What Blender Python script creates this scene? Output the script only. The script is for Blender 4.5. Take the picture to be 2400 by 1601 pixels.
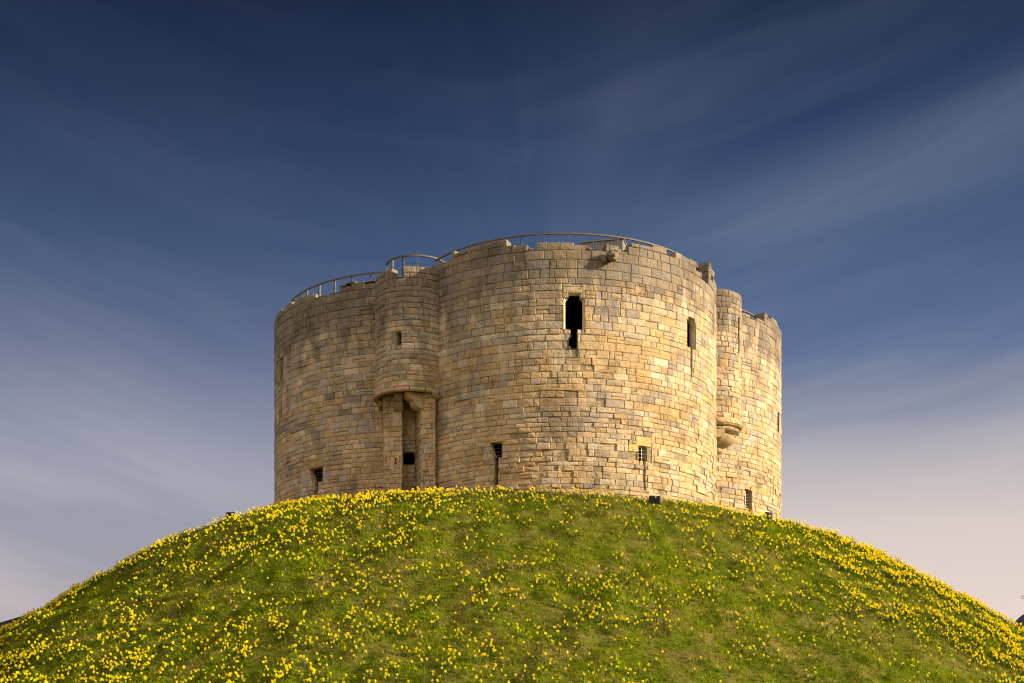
import bpy, math, random
import numpy as np
from mathutils import Vector

# ------------------------------------------------------------------ scene, camera, sky, sun
S = bpy.context.scene
for o in list(bpy.data.objects):
    bpy.data.objects.remove(o)
COL = S.collection
rnd = random.Random(7)
rng = np.random.default_rng(11)

F_PX, Y_H = 3200.0, 1805.25            # focal length and eye level, in pixels of the 2400 x 1601 photograph
EYE = 1.6
cam_d = bpy.data.cameras.new('camera')
cam_d.sensor_width = 36.0
cam_d.lens = 36.0 * F_PX / 2400.0
cam_d.shift_y = (Y_H - 800.5) / 2400.0
cam_d.clip_start = 0.5
cam_d.clip_end = 6000.0
cam = bpy.data.objects.new('camera', cam_d)
COL.objects.link(cam)
cam.location = (0, 0, EYE)
cam.rotation_euler = (math.radians(90), 0, 0)
S.camera = cam

SUN_AZ, SUN_EL = math.radians(74), math.radians(18)     # azimuth from the line back to the viewer towards the right
SUN = Vector((math.sin(SUN_AZ) * math.cos(SUN_EL), -math.cos(SUN_AZ) * math.cos(SUN_EL), math.sin(SUN_EL)))
sd = bpy.data.lights.new('sun', 'SUN')
sd.energy = 5.0
sd.angle = math.radians(0.6)
sd.color = (1.0, 0.84, 0.565)
so = bpy.data.objects.new('sun', sd)
COL.objects.link(so)
so.rotation_euler = SUN.to_track_quat('Z', 'Y').to_euler()
so.location = (40, -20, 60)

S.view_settings.view_transform = 'Standard'
S.view_settings.look = 'None'
EXPO = 0.75
S.view_settings.exposure = EXPO
S.view_settings.gamma = 1.0
S.cycles.pixel_filter_type = 'BLACKMAN_HARRIS'
S.cycles.filter_width = 1.05


class NT:
    """small helper for node trees"""
    def __init__(s, tree):
        s.t = tree
        s.t.nodes.clear()

    def n(s, kind, ins=None, **kw):
        nd = s.t.nodes.new(kind)
        for k, v in kw.items():
            setattr(nd, k, v)
        for k, v in (ins or {}).items():
            sock = nd.inputs[k]
            if hasattr(v, 'is_output'):
                s.t.links.new(v, sock)
            else:
                sock.default_value = v
        return nd

    def m(s, op, a, b=0.0, c=0.0, clamp=False):
        nd = s.t.nodes.new('ShaderNodeMath')
        nd.operation = op
        nd.use_clamp = clamp
        for i, v in enumerate((a, b, c)):
            if hasattr(v, 'is_output'):
                s.t.links.new(v, nd.inputs[i])
            else:
                nd.inputs[i].default_value = v
        return nd.outputs[0]

    def mix(s, f, a, b, mode='MIX'):
        nd = s.t.nodes.new('ShaderNodeMix')
        nd.data_type = 'RGBA'
        nd.blend_type = mode
        for i, v in ((0, f), (6, a), (7, b)):
            if hasattr(v, 'is_output'):
                s.t.links.new(v, nd.inputs[i])
            else:
                nd.inputs[i].default_value = v if i == 0 else (v[0], v[1], v[2], 1)
        return nd.outputs[2]

    def ramp(s, f, stops, interp='LINEAR'):
        nd = s.t.nodes.new('ShaderNodeValToRGB')
        s.t.links.new(f, nd.inputs[0])
        cr = nd.color_ramp
        cr.interpolation = interp
        while len(cr.elements) < len(stops):
            cr.elements.new(0.5)
        for e, (p, c) in zip(cr.elements, stops):
            e.position = p
            e.color = (c, c, c, 1) if isinstance(c, (int, float)) else (c[0], c[1], c[2], 1)
        return nd.outputs[0]

    def sep(s, v):
        return s.n('ShaderNodeSeparateXYZ', {0: v}).outputs

    def noise(s, vec, scale, detail=3, rough=0.5, dist=0.0):
        return s.n('ShaderNodeTexNoise', {'Vector': vec, 'Scale': scale, 'Detail': detail, 'Roughness': rough,
                                          'Distortion': dist}).outputs[0]

    def comb(s, x, y, z):
        return s.n('ShaderNodeCombineXYZ', {0: x, 1: y, 2: z}).outputs[0]


def build_world():
    w = bpy.data.worlds.new('World')
    S.world = w
    w.use_nodes = True
    t = NT(w.node_tree)
    d = t.n('ShaderNodeTexCoord').outputs['Generated']
    x, y, z = t.sep(d)
    sky = t.n('ShaderNodeTexSky', sky_type='NISHITA', sun_disc=False, sun_elevation=SUN_EL,
              sun_rotation=math.atan2(SUN.x, SUN.y), air_density=1.0, dust_density=1.0, ozone_density=1.6)
    base = t.mix(1.0, sky.outputs[0], (0.075, 0.075, 0.075), 'MULTIPLY')
    # deep polarised blue in the part of the sky that faces north, hazier and warmer towards the sun on the right
    left = t.ramp(z, [(0.06, (0.36, 0.34, 0.38)), (0.11, (0.385, 0.365, 0.41)), (0.20, (0.31, 0.325, 0.415)), (0.245, (0.190, 0.222, 0.345)), (0.286, (0.118, 0.152, 0.265)),
                      (0.353, (0.053, 0.091, 0.180)), (0.425, (0.0215, 0.040, 0.098)), (0.49, (0.0095, 0.0185, 0.052)), (0.60, (0.012, 0.024, 0.07)), (0.9, (0.05, 0.08, 0.17))])
    right = t.ramp(z, [(0.06, (0.86, 0.72, 0.62)), (0.11, (0.80, 0.68, 0.61)), (0.17, (0.70, 0.61, 0.58)), (0.205, (0.52, 0.48, 0.505)), (0.245, (0.245, 0.275, 0.375)), (0.286, (0.115, 0.168, 0.305)),
                       (0.353, (0.058, 0.107, 0.212)), (0.425, (0.026, 0.050, 0.120)), (0.49, (0.017, 0.030, 0.068)), (0.60, (0.012, 0.024, 0.07)), (0.9, (0.05, 0.08, 0.17))])
    lr = t.ramp(t.m('ADD', x, 0.5), [(0.25, 0.0), (0.72, 1.0)], 'EASE')
    blue = t.mix(lr, left, right)
    # cirrus: long thin bands that climb away to both sides
    warp = t.m('MULTIPLY', t.m('SUBTRACT', t.noise(d, 2.3, 2, 0.5), 0.5), 0.10)
    xs = t.m('ADD', x, 0.05)
    ax = t.m('SQRT', t.m('ADD', t.m('MULTIPLY', xs, xs), 0.03))
    v = t.m('ADD', t.m('SUBTRACT', z, t.m('MULTIPLY', ax, 0.42)), t.m('ADD', warp, t.m('MULTIPLY', x, 0.06)))
    c1 = t.noise(t.comb(t.m('MULTIPLY', x, 1.8), t.m('MULTIPLY', v, 9.0), 3.1), 1.0, 4, 0.5, 0.35)
    c2 = t.noise(t.comb(t.m('MULTIPLY', x, 4.0), t.m('MULTIPLY', v, 30.0), 8.7), 1.0, 4, 0.55, 0.5)
    c3 = t.noise(t.comb(t.m('MULTIPLY', x, 2.0), t.m('MULTIPLY', z, 2.6), 5.0), 1.0, 2, 0.5, 0.2)
    cc = t.m('ADD', t.m('MULTIPLY', c1, 0.68), t.m('MULTIPLY', c2, 0.32))
    cov = t.ramp(cc, [(0.42, 0.0), (0.66, 1.0)], 'EASE')
    patch = t.ramp(c3, [(0.34, 0.25), (0.62, 1.0)], 'EASE')
    # one broad streak that climbs to the right, and a faint upright veil behind the tower
    e1 = t.m('DIVIDE', t.m('SUBTRACT', z, t.m('ADD', t.m('MULTIPLY', x, 0.27), 0.334)), 0.021)
    band = t.m('EXPONENT', t.m('MULTIPLY', t.m('MULTIPLY', e1, e1), -1.0))
    band = t.m('MULTIPLY', band, t.ramp(x, [(0.04, 0.0), (0.18, 1.0)], 'EASE'))
    band = t.m('MULTIPLY', band, t.m('ADD', 0.35, t.m('MULTIPLY', c2, 0.9)))
    e2 = t.m('DIVIDE', t.m('SUBTRACT', x, 0.075), 0.055)
    veil = t.m('MULTIPLY', t.m('EXPONENT', t.m('MULTIPLY', t.m('MULTIPLY', e2, e2), -1.0)), t.ramp(z, [(0.30, 0.0), (0.38, 1.0), (0.5, 0.3)]))
    # fine wisps that fan out upwards behind the tower
    fx, fz = t.m('SUBTRACT', x, 0.02), t.m('SUBTRACT', z, 0.20)
    fa = t.m('ARCTAN2', fx, fz)
    fr = t.m('SQRT', t.m('ADD', t.m('MULTIPLY', fx, fx), t.m('MULTIPLY', fz, fz)))
    fan = t.noise(t.comb(t.m('MULTIPLY', fa, 3.6), t.m('MULTIPLY', fr, 5.0), 1.7), 1.0, 4, 0.55, 1.1)
    fan = t.m('MULTIPLY', t.ramp(fan, [(0.42, 0.0), (0.72, 1.0)], 'EASE'), t.ramp(fr, [(0.08, 0.0), (0.16, 1.0), (0.24, 0.6), (0.34, 0.15)]))
    fan = t.m('MULTIPLY', fan, t.ramp(t.m('ABSOLUTE', fa), [(0.35, 1.0), (1.25, 0.35)]))
    high = t.mix(lr, t.ramp(z, [(0.10, 0.95), (0.20, 0.80), (0.27, 0.42), (0.36, 0.20), (0.44, 0.05)]), t.ramp(z, [(0.10, 0.50), (0.22, 0.55), (0.36, 0.26), (0.50, 0.12)]))
    a = t.m('MULTIPLY', t.m('MULTIPLY', cov, patch), high)
    a = t.m('ADD', a, t.m('ADD', t.m('MULTIPLY', band, 0.26), t.m('ADD', t.m('MULTIPLY', veil, 0.08), t.m('MULTIPLY', fan, 0.05))))
    cloud = t.mix(lr, t.ramp(z, [(0.08, (0.56, 0.49, 0.49)), (0.20, (0.53, 0.50, 0.545)), (0.32, (0.24, 0.27, 0.38)), (0.46, (0.17, 0.20, 0.28))]),
                  t.ramp(z, [(0.08, (0.80, 0.67, 0.58)), (0.20, (0.62, 0.56, 0.55)), (0.32, (0.28, 0.31, 0.42)), (0.46, (0.20, 0.235, 0.34))]))
    g = 2 ** -EXPO
    north = t.mix(1.0, t.mix(a, blue, cloud), (g, g, g), 'MULTIPLY')
    # unseen sky behind the viewer, set bright and warm to fill the shaded walls
    south_fill = t.mix(1.0, t.mix(0.75, base, (0.65, 0.535, 0.445)), (1.0, 1.0, 1.0), 'MULTIPLY')
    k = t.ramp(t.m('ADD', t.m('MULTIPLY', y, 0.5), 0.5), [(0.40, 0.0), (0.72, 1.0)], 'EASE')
    col = t.mix(k, south_fill, north)
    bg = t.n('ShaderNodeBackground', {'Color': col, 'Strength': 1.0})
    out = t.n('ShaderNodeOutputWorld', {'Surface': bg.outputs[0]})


build_world()

# ------------------------------------------------------------------ helpers
MATS = {}


def new_mat(name):
    m = bpy.data.materials.new(name)
    m.use_nodes = True
    MATS[name] = m
    return m, NT(m.node_tree)


def finish(t, col, rough=0.8, bump=None, metallic=0.0, spec=0.3, extra=None):
    p = t.n('ShaderNodeBsdfPrincipled', {'Roughness': rough, 'Metallic': metallic, 'Specular IOR Level': spec})
    if hasattr(col, 'is_output'):
        t.t.links.new(col, p.inputs['Base Color'])
    else:
        p.inputs['Base Color'].default_value = (*col, 1)
    if bump is not None:
        t.t.links.new(bump, p.inputs['Normal'])
    t.n('ShaderNodeOutputMaterial', {'Surface': p.outputs[0]})
    return p


def mat_stone():
    m, t = new_mat('limestone')
    at = t.n('ShaderNodeVertexColor', layer_name='Col').outputs[0]
    pos = t.n('ShaderNodeTexCoord').outputs['Object']
    x, y, z = t.sep(pos)
    fine = t.noise(pos, 9.0, 5, 0.65)
    grain = t.noise(pos, 34.0, 3, 0.7)
    mid = t.noise(pos, 2.3, 4, 0.6, 0.3)
    col = t.mix(1.0, at, t.ramp(fine, [(0.25, 0.66), (0.5, 1.0), (0.78, 1.22)]), 'MULTIPLY')
    col = t.mix(1.0, col, t.ramp(grain, [(0.3, 0.80), (0.5, 1.0), (0.75, 1.12)]), 'MULTIPLY')
    col = t.mix(t.m('MULTIPLY', t.ramp(mid, [(0.52, 0.0), (0.72, 1.0)]), 0.35), col, (0.36, 0.235, 0.09))
    # bedding planes inside the blocks
    bed = t.noise(t.comb(t.m('MULTIPLY', x, 1.6), t.m('MULTIPLY', y, 1.6), t.m('MULTIPLY', z, 26.0)), 1.0, 3, 0.6, 0.4)
    col = t.mix(1.0, col, t.ramp(bed, [(0.3, 0.86), (0.6, 1.06)]), 'MULTIPLY')
    # soot and lichen that streak down from the wall head
    st = t.noise(t.comb(t.m('MULTIPLY', x, 1.5), t.m('MULTIPLY', y, 1.5), t.m('MULTIPLY', z, 0.36)), 1.0, 5, 0.62, 0.3)
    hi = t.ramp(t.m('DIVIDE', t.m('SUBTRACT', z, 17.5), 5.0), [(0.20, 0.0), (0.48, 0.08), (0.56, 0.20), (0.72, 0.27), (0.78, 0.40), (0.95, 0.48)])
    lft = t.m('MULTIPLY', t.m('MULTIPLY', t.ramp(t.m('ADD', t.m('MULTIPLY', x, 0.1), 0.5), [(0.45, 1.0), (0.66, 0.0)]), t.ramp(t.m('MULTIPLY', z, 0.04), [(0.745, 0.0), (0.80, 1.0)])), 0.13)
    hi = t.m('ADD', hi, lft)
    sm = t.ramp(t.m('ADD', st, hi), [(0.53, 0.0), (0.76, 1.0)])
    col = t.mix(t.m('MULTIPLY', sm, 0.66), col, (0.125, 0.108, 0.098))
    lich = t.ramp(t.noise(pos, 5.5, 4, 0.7), [(0.62, 0.0), (0.70, 1.0)])
    col = t.mix(t.m('MULTIPLY', lich, 0.35), col, (0.10, 0.085, 0.07))
    # broad mottling and a damp, dark patch low on the middle of the front lobe
    mot = t.ramp(t.noise(pos, 0.75, 5, 0.68, 0.6), [(0.36, 0.70), (0.50, 1.0), (0.66, 1.14)])
    col = t.mix(1.0, col, mot, 'MULTIPLY')
    dv = t.n('ShaderNodeVectorMath', {0: pos, 1: (1.75, 52.1, 15.1)}, operation='SUBTRACT').outputs[0]
    dxx, dyy, dzz = t.sep(dv)
    rr = t.m('SQRT', t.m('ADD', t.m('MULTIPLY', t.m('MULTIPLY', dxx, dxx), 0.62), t.m('MULTIPLY', t.m('MULTIPLY', dzz, dzz), 0.30)))
    dk = t.ramp(t.m('ADD', rr, t.m('MULTIPLY', t.m('SUBTRACT', t.noise(pos, 1.9, 4, 0.65), 0.5), 1.3)), [(0.45, 1.0), (0.95, 0.0)])
    near = t.ramp(t.m('ABSOLUTE', dyy), [(0.7, 1.0), (0.9, 0.0)])
    col = t.mix(t.m('MULTIPLY', t.m('MULTIPLY', dk, near), 0.55), col, (0.20, 0.145, 0.10))
    # pits
    vor = t.n('ShaderNodeTexVoronoi', {'Vector': pos, 'Scale': 11.0}).outputs[0]
    pit = t.ramp(vor, [(0.05, 0.0), (0.22, 1.0)])
    pm = t.ramp(t.noise(pos, 1.1, 2, 0.5), [(0.48, 1.0), (0.62, 0.0)])
    pit = t.m('MAXIMUM', pit, pm)
    h = t.m('ADD', t.m('ADD', t.m('MULTIPLY', fine, 0.9), t.m('MULTIPLY', grain, 0.30)), t.m('MULTIPLY', pit, 0.45))
    h = t.m('ADD', h, t.m('MULTIPLY', bed, 0.35))
    b = t.n('ShaderNodeBump', {'Strength': 0.85, 'Distance': 0.055, 'Height': h}).outputs[0]
    finish(t, col, 0.92, b, spec=0.15)
    return m


def mat_attr(name, rough=0.75, transl=0.0):
    m, t = new_mat(name)
    at = t.n('ShaderNodeVertexColor', layer_name='Col').outputs[0]
    d = t.n('ShaderNodeBsdfDiffuse', {'Color': at, 'Roughness': 0.5})
    if transl:
        tr = t.n('ShaderNodeBsdfTranslucent', {'Color': at})
        mx = t.n('ShaderNodeMixShader', {0: transl, 1: d.outputs[0], 2: tr.outputs[0]})
        t.n('ShaderNodeOutputMaterial', {'Surface': mx.outputs[0]})
    else:
        t.n('ShaderNodeOutputMaterial', {'Surface': d.outputs[0]})
    return m


def mat_plain(name, col, rough=0.5, metallic=0.0, var=0.12, scale=6.0, spec=0.3):
    m, t = new_mat(name)
    pos = t.n('ShaderNodeTexCoord').outputs['Object']
    n = t.noise(pos, scale, 4, 0.6)
    c = t.mix(1.0, (col[0], col[1], col[2]), t.ramp(n, [(0.3, 1 - var), (0.7, 1 + var)]), 'MULTIPLY')
    finish(t, c, rough, None, metallic, spec)
    return m


STONE = mat_stone()
GRASS = mat_attr('grass_blade', transl=0.25)
PETAL = mat_attr('daffodil_tissue', transl=0.22)
BRONZE = mat_plain('bronze_rail', (0.135, 0.10, 0.070), 0.6, 0.0)
STEEL = mat_plain('grey_steel', (0.10, 0.10, 0.105), 0.6, 0.0)
GALV = mat_plain('pale_bar', (0.42, 0.42, 0.42), 0.45, 0.3)
BLACK = mat_plain('black_housing', (0.018, 0.02, 0.026), 0.45)
GLASSY = mat_plain('lamp_glass', (0.05, 0.055, 0.06), 0.08, 0.0, spec=0.6)
YELLOWP = mat_plain('yellow_sticker', (0.65, 0.55, 0.06), 0.6)
PANEL = mat_plain('pale_panel', (0.22, 0.21, 0.21), 0.7, 0.0, 0.06, 2.0)
DECK = mat_plain('timber_deck', (0.22, 0.17, 0.12), 0.8)
ROOFT = mat_plain('brown_roof_tile', (0.060, 0.040, 0.034), 0.8, 0.0, 0.3, 14.0)
BRICK = mat_plain('dull_brick', (0.22, 0.12, 0.08), 0.85, 0.0, 0.2, 9.0)
LEAD = mat_plain('lead_sheet', (0.085, 0.085, 0.105), 0.5, 0.25, 0.2, 3.0)
GILT = mat_plain('gilt', (0.36, 0.21, 0.06), 0.35, 0.5)
PALE = mat_plain('pale_ashlar', (0.46, 0.42, 0.36), 0.85)


def link(name, me, parent=None, mats=()):
    o = bpy.data.objects.new(name, me)
    for m in mats:
        me.materials.append(m)
    COL.objects.link(o)
    if parent is not None:
        o.parent = parent
    return o


def tag(o, label=None, cat=None, group=None, kind=None):
    for k, v in (('label', label), ('category', cat), ('group', group), ('kind', kind)):
        if v:
            o[k] = v
    return o


def thing(name, label, cat, loc=(0, 0, 0), group=None):
    o = bpy.data.objects.new(name, None)
    o.empty_display_size = 0.3
    COL.objects.link(o)
    o.location = loc
    return tag(o, label, cat, group)


class MB:
    """collects faces with a colour each; every face or block has its own corners"""
    def __init__(s):
        s.v, s.f, s.c, s.mi = [], [], [], []

    def add(s, verts, faces, col=(0.5, 0.5, 0.5), mi=0):
        b = len(s.v)
        s.v.extend(verts)
        s.c.extend([col] * len(verts))
        for f in faces:
            s.f.append([b + i for i in f])
            s.mi.append(mi)

    def box(s, c, sx, sy, sz, rot=0.0, col=(0.5, 0.5, 0.5), mi=0, bev=0.0):
        ca, sa = math.cos(rot), math.sin(rot)
        hx, hy, hz = sx / 2, sy / 2, sz / 2
        if bev <= 0:
            P = [(-hx, -hy, -hz), (hx, -hy, -hz), (hx, hy, -hz), (-hx, hy, -hz), (-hx, -hy, hz), (hx, -hy, hz), (hx, hy, hz), (-hx, hy, hz)]
            Fc = [(0, 3, 2, 1), (4, 5, 6, 7), (0, 1, 5, 4), (1, 2, 6, 5), (2, 3, 7, 6), (3, 0, 4, 7)]
        else:
            P, Fc = bev_box(hx, hy, hz, bev)
        s.add([(c[0] + p[0] * ca - p[1] * sa, c[1] + p[0] * sa + p[1] * ca, c[2] + p[2]) for p in P], Fc, col, mi)

    def tube(s, pts, r, seg=6, col=(0.5, 0.5, 0.5), mi=0, sq=None):
        """tube through points; sq=(half width, half height) gives a flat bar"""
        V, Fc = [], []
        n = len(pts)
        pts = [Vector(p) for p in pts]
        for i, p in enumerate(pts):
            tdir = (pts[min(i + 1, n - 1)] - pts[max(i - 1, 0)]).normalized()
            up = Vector((0, 0, 1)) if abs(tdir.z) < 0.9 else Vector((1, 0, 0))
            a = tdir.cross(up).normalized()
            b = a.cross(tdir).normalized()
            if sq:
                for q, w in ((-1, -1), (1, -1), (1, 1), (-1, 1)):
                    V.append(tuple(p + a * sq[0] * q + b * sq[1] * w))
            else:
                for j in range(seg):
                    an = 2 * math.pi * j / seg
                    V.append(tuple(p + a * math.cos(an) * r + b * math.sin(an) * r))
        k = 4 if sq else seg
        for i in range(n - 1):
            for j in range(k):
                Fc.append((i * k + j, i * k + (j + 1) % k, (i + 1) * k + (j + 1) % k, (i + 1) * k + j))
        Fc.append(tuple(range(k))[::-1])
        Fc.append(tuple((n - 1) * k + j for j in range(k)))
        s.add(V, Fc, col, mi)

    def lathe(s, c, prof, a0=0.0, a1=2 * math.pi, seg=40, col=(0.5, 0.5, 0.5), mi=0, jit=0.0):
        V, Fc = [], []
        n = len(prof)
        for i in range(seg + 1):
            a = a0 + (a1 - a0) * i / seg
            for r, z in prof:
                rr = r + (rnd.uniform(-jit, jit) if jit else 0)
                V.append((c[0] + rr * math.sin(a), c[1] - rr * math.cos(a), z))
        for i in range(seg):
            for j in range(n - 1):
                Fc.append((i * n + j, (i + 1) * n + j, (i + 1) * n + j + 1, i * n + j + 1))
        s.add(V, Fc, col, mi)

    def mesh(s, name, smooth=False):
        me = bpy.data.meshes.new(name)
        me.from_pydata(s.v, [], s.f)
        ca = me.color_attributes.new('Col', 'FLOAT_COLOR', 'POINT')
        arr = np.ones((len(s.v), 4), dtype=np.float32)
        arr[:, :3] = np.array(s.c, dtype=np.float32)
        ca.data.foreach_set('color', arr.ravel())
        me.polygons.foreach_set('material_index', s.mi)
        if smooth:
            me.polygons.foreach_set('use_smooth', [True] * len(s.f))
        me.update()
        return me

    def build(s, name, mats, parent=None, smooth=False):
        return link(name, s.mesh(name, smooth), parent, mats if isinstance(mats, (list, tuple)) else [mats])


def bev_box(hx, hy, hz, b):
    """box with chamfered edges"""
    V, idx = [], {}
    for sx in (-1, 1):
        for sy in (-1, 1):
            for sz in (-1, 1):
                for ax in range(3):
                    p = [sx * hx, sy * hy, sz * hz]
                    for k in range(3):
                        if k != ax:
                            p[k] -= (sx, sy, sz)[k] * b
                    idx[(sx, sy, sz, ax)] = len(V)
                    V.append(tuple(p))
    Fc = []
    for ax in range(3):
        o = [k for k in range(3) if k != ax]
        for sg in (-1, 1):
            q = []
            for u, w in ((-1, -1), (1, -1), (1, 1), (-1, 1)):
                sgn = [0, 0, 0]
                sgn[ax], sgn[o[0]], sgn[o[1]] = sg, u, w
                q.append(idx[(*sgn, ax)])
            Fc.append(tuple(q))
    for ax in range(3):                       # edges that run along ax
        o = [k for k in range(3) if k != ax]
        for u in (-1, 1):
            for w in (-1, 1):
                q = []
                for sg, axx in ((-1, o[0]), (-1, o[1]), (1, o[1]), (1, o[0])):
                    sgn = [0, 0, 0]
                    sgn[ax], sgn[o[0]], sgn[o[1]] = sg, u, w
                    q.append(idx[(*sgn, axx)])
                Fc.append(tuple(q))
    for sx in (-1, 1):
        for sy in (-1, 1):
            for sz in (-1, 1):
                Fc.append(tuple(idx[(sx, sy, sz, k)] for k in range(3)))
    return V, Fc


def fix_normals(o):
    import bmesh
    bm = bmesh.new()
    bm.from_mesh(o.data)
    bmesh.ops.recalc_face_normals(bm, faces=bm.faces)
    bm.to_mesh(o.data)
    bm.free()


# value noise on numpy arrays
def vnoise(x, y, seed=0):
    xi, yi = np.floor(x).astype(np.int64), np.floor(y).astype(np.int64)
    fx, fy = x - xi, y - yi
    fx, fy = fx * fx * (3 - 2 * fx), fy * fy * (3 - 2 * fy)

    def h(a, b):
        n = (a * 374761393 + b * 668265263 + seed * 1442695041) & 0xFFFFFFFF
        n = ((n ^ (n >> 13)) * 1274126177) & 0xFFFFFFFF
        return ((n ^ (n >> 16)) & 0xFFFF) / 65535.0
    return (h(xi, yi) * (1 - fx) + h(xi + 1, yi) * fx) * (1 - fy) + (h(xi, yi + 1) * (1 - fx) + h(xi + 1, yi + 1) * fx) * fy


def fbm(x, y, seed=0, octs=3):
    s, a, tot = 0, 1.0, 0
    for i in range(octs):
        s = s + a * vnoise(x * 2 ** i, y * 2 ** i, seed + i)
        tot += a
        a *= 0.5
    return s / tot


def sstep(x, a, b):
    t = np.clip((x - a) / (b - a), 0, 1)
    return t * t * (3 - 2 * t)


# ------------------------------------------------------------------ the mound and the ground
ALPHA = 0.217
DC, XO, DL, RL = 63.8919, 0.9344, 5.1819, 6.7
MP = (12.5892, 12.4088, 12.7377, 14.3818, 0.6666, -0.0303, 3.0457)


def hill_smooth(x, y):
    zf, zs, rf, rs, tb, tilt, k = MP
    dx, dy = x - XO, y - DC
    r = np.hypot(dx, dy)
    psi = np.arctan2(dx, -dy)
    w = sstep(np.abs(psi), math.radians(15), math.radians(80))
    ze, re = zf + (zs - zf) * w, rf + (rs - rf) * w
    a = ze + 0.04 * (re - r)
    b = ze - tb * (r - re)
    h = np.clip(.5 + .5 * (b - a) / k, 0, 1)
    z = b * (1 - h) + a * h - k * h * (1 - h)
    z = z + tilt * dx * (1 - 0.55 * sstep(r, 16, 38))
    return z


def hill_z(x, y):
    z = hill_smooth(x, y)
    dx, dy = x - XO, y - DC
    r = np.hypot(dx, dy)
    psi = np.arctan2(dx, -dy)
    b = 0.30 * (fbm(x / 1.9, y / 1.9, 3, 3) - 0.5) + 0.32 * (fbm(x / 0.65, y / 0.65, 9, 2) - 0.5)
    # tracks and slumps that run down the slope
    b = b + 0.22 * (fbm(psi * 22 + 1.5 * fbm(x / 3, y / 3, 40, 2), r / 7.0, 21, 2) - 0.5)
    b = b * sstep(r, 11.5, 13.5)
    return np.maximum(z + b, 0.0) if isinstance(z, np.ndarray) else max(float(z + b), 0.0)


def project(x, y, z):
    return 1200 + F_PX * x / y, Y_H - F_PX * (z - EYE) / y


def mat_soil():
    m, t = new_mat('turf')
    pos = t.n('ShaderNodeTexCoord').outputs['Object']
    a = t.noise(pos, 0.9, 5, 0.65)
    b = t.noise(pos, 14.0, 4, 0.7)
    c = t.mix(t.ramp(a, [(0.42, 0.0), (0.62, 1.0)]), (0.095, 0.130, 0.006), (0.19, 0.15, 0.04))
    c = t.mix(1.0, c, t.ramp(b, [(0.3, 0.55), (0.7, 1.35)]), 'MULTIPLY')
    bp = t.n('ShaderNodeBump', {'Strength': 0.8, 'Distance': 0.06, 'Height': b}).outputs[0]
    finish(t, c, 0.95, bp, spec=0.05)
    return m


TURF = mat_soil()


def build_hill():
    rs = np.concatenate([[0.3, 5, 9, 10.5], np.arange(11.2, 38.0, 0.16), [38.5, 40, 43]])
    nt = 1100
    th = np.linspace(-math.pi, math.pi, nt, endpoint=False)
    Rg, Tg = np.meshgrid(rs, th, indexing='ij')
    X, Y = XO + Rg * np.sin(Tg), DC - Rg * np.cos(Tg)
    Z = hill_z(X, Y)
    V = np.stack([X, Y, Z], -1).reshape(-1, 3).astype(np.float32)
    nr = len(rs)
    i = np.arange(nr - 1)[:, None] * nt
    j = np.arange(nt)[None, :]
    j2 = (j + 1) % nt
    Q = np.stack([i + j, i + nt + j, i + nt + j2, i + j2], -1).reshape(-1, 4)
    me = np_mesh('mound', V, Q)
    me.polygons.foreach_set('use_smooth', [True] * len(Q))
    o = link('mound', me, None, [TURF])
    tag(o, 'steep grassy castle mound', None, None, 'structure')
    # flat land that reaches the horizon
    mb = MB()
    rr = [0.0, 20, 60, 150, 400, 1200, 4000]
    V, Fc, n = [], [], 64
    V.append((XO, DC, -0.03))
    for r in rr[1:]:
        for k in range(n):
            a = 2 * math.pi * k / n
            V.append((XO + r * math.cos(a), DC + r * math.sin(a), -0.03))
    for k in range(n):
        Fc.append((0, 1 + k, 1 + (k + 1) % n))
    for q in range(len(rr) - 2):
        for k in range(n):
            a, b = 1 + q * n + k, 1 + q * n + (k + 1) % n
            Fc.append((a, a + n, b + n, b))
    mb.add(V, Fc)
    g = mb.build('ground', [TURF])
    tag(g, 'flat turf around the mound', None, None, 'structure')


def np_mesh(name, V, Q, colors=None):
    """mesh from numpy arrays; Q is n x k (k = 3 or 4)"""
    me = bpy.data.meshes.new(name)
    k = Q.shape[1]
    me.vertices.add(len(V))
    me.vertices.foreach_set('co', np.ascontiguousarray(V, dtype=np.float32).ravel())
    me.loops.add(Q.size)
    me.loops.foreach_set('vertex_index', Q.astype(np.int32).ravel())
    me.polygons.add(len(Q))
    me.polygons.foreach_set('loop_start', np.arange(len(Q), dtype=np.int32) * k)
    me.polygons.foreach_set('loop_total', np.full(len(Q), k, dtype=np.int32))
    if colors is not None:
        ca = me.color_attributes.new('Col', 'FLOAT_COLOR', 'POINT')
        arr = np.ones((len(V), 4), dtype=np.float32)
        arr[:, :3] = colors
        ca.data.foreach_set('color', arr.ravel())
    me.update(calc_edges=True)
    return me


build_hill()

# ------------------------------------------------------------------ the tower
def dirv(a):
    return (math.sin(a), -math.cos(a))


CEN = {}
for nm, k in (('front', 0), ('right', 1), ('back', 2), ('left', -1)):
    a = ALPHA + k * math.pi / 2
    CEN[nm] = (XO + DL * math.sin(a), DC - DL * math.cos(a), a)


def hit(px, py, c, r=RL):
    """point of a round wall that the photograph shows at (px, py): angle on the wall, height"""
    k = (px - 1200) / F_PX
    A, B, C = 1 + k * k, -2 * (k * c[0] + c[1]), c[0] ** 2 + c[1] ** 2 - r * r
    dd = B * B - 4 * A * C
    y = (-B - math.sqrt(dd)) / 2 / A if dd > 0 else -B / 2 / A
    x = k * y
    return math.atan2(x - c[0], -(y - c[1])), (Y_H - py) / F_PX * y + EYE


def hrect(c, x0, x1, y0, y1, r=RL):
    """rectangle (u0, u1, z0, z1) on a round wall from photograph measurements"""
    t0, t1 = hit(x0, 0, c, r)[0], hit(x1, 0, c, r)[0]
    xm = (x0 + x1) / 2
    return (t0 * r, t1 * r, hit(xm, y1, c, r)[1], hit(xm, y0, c, r)[1])


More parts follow.
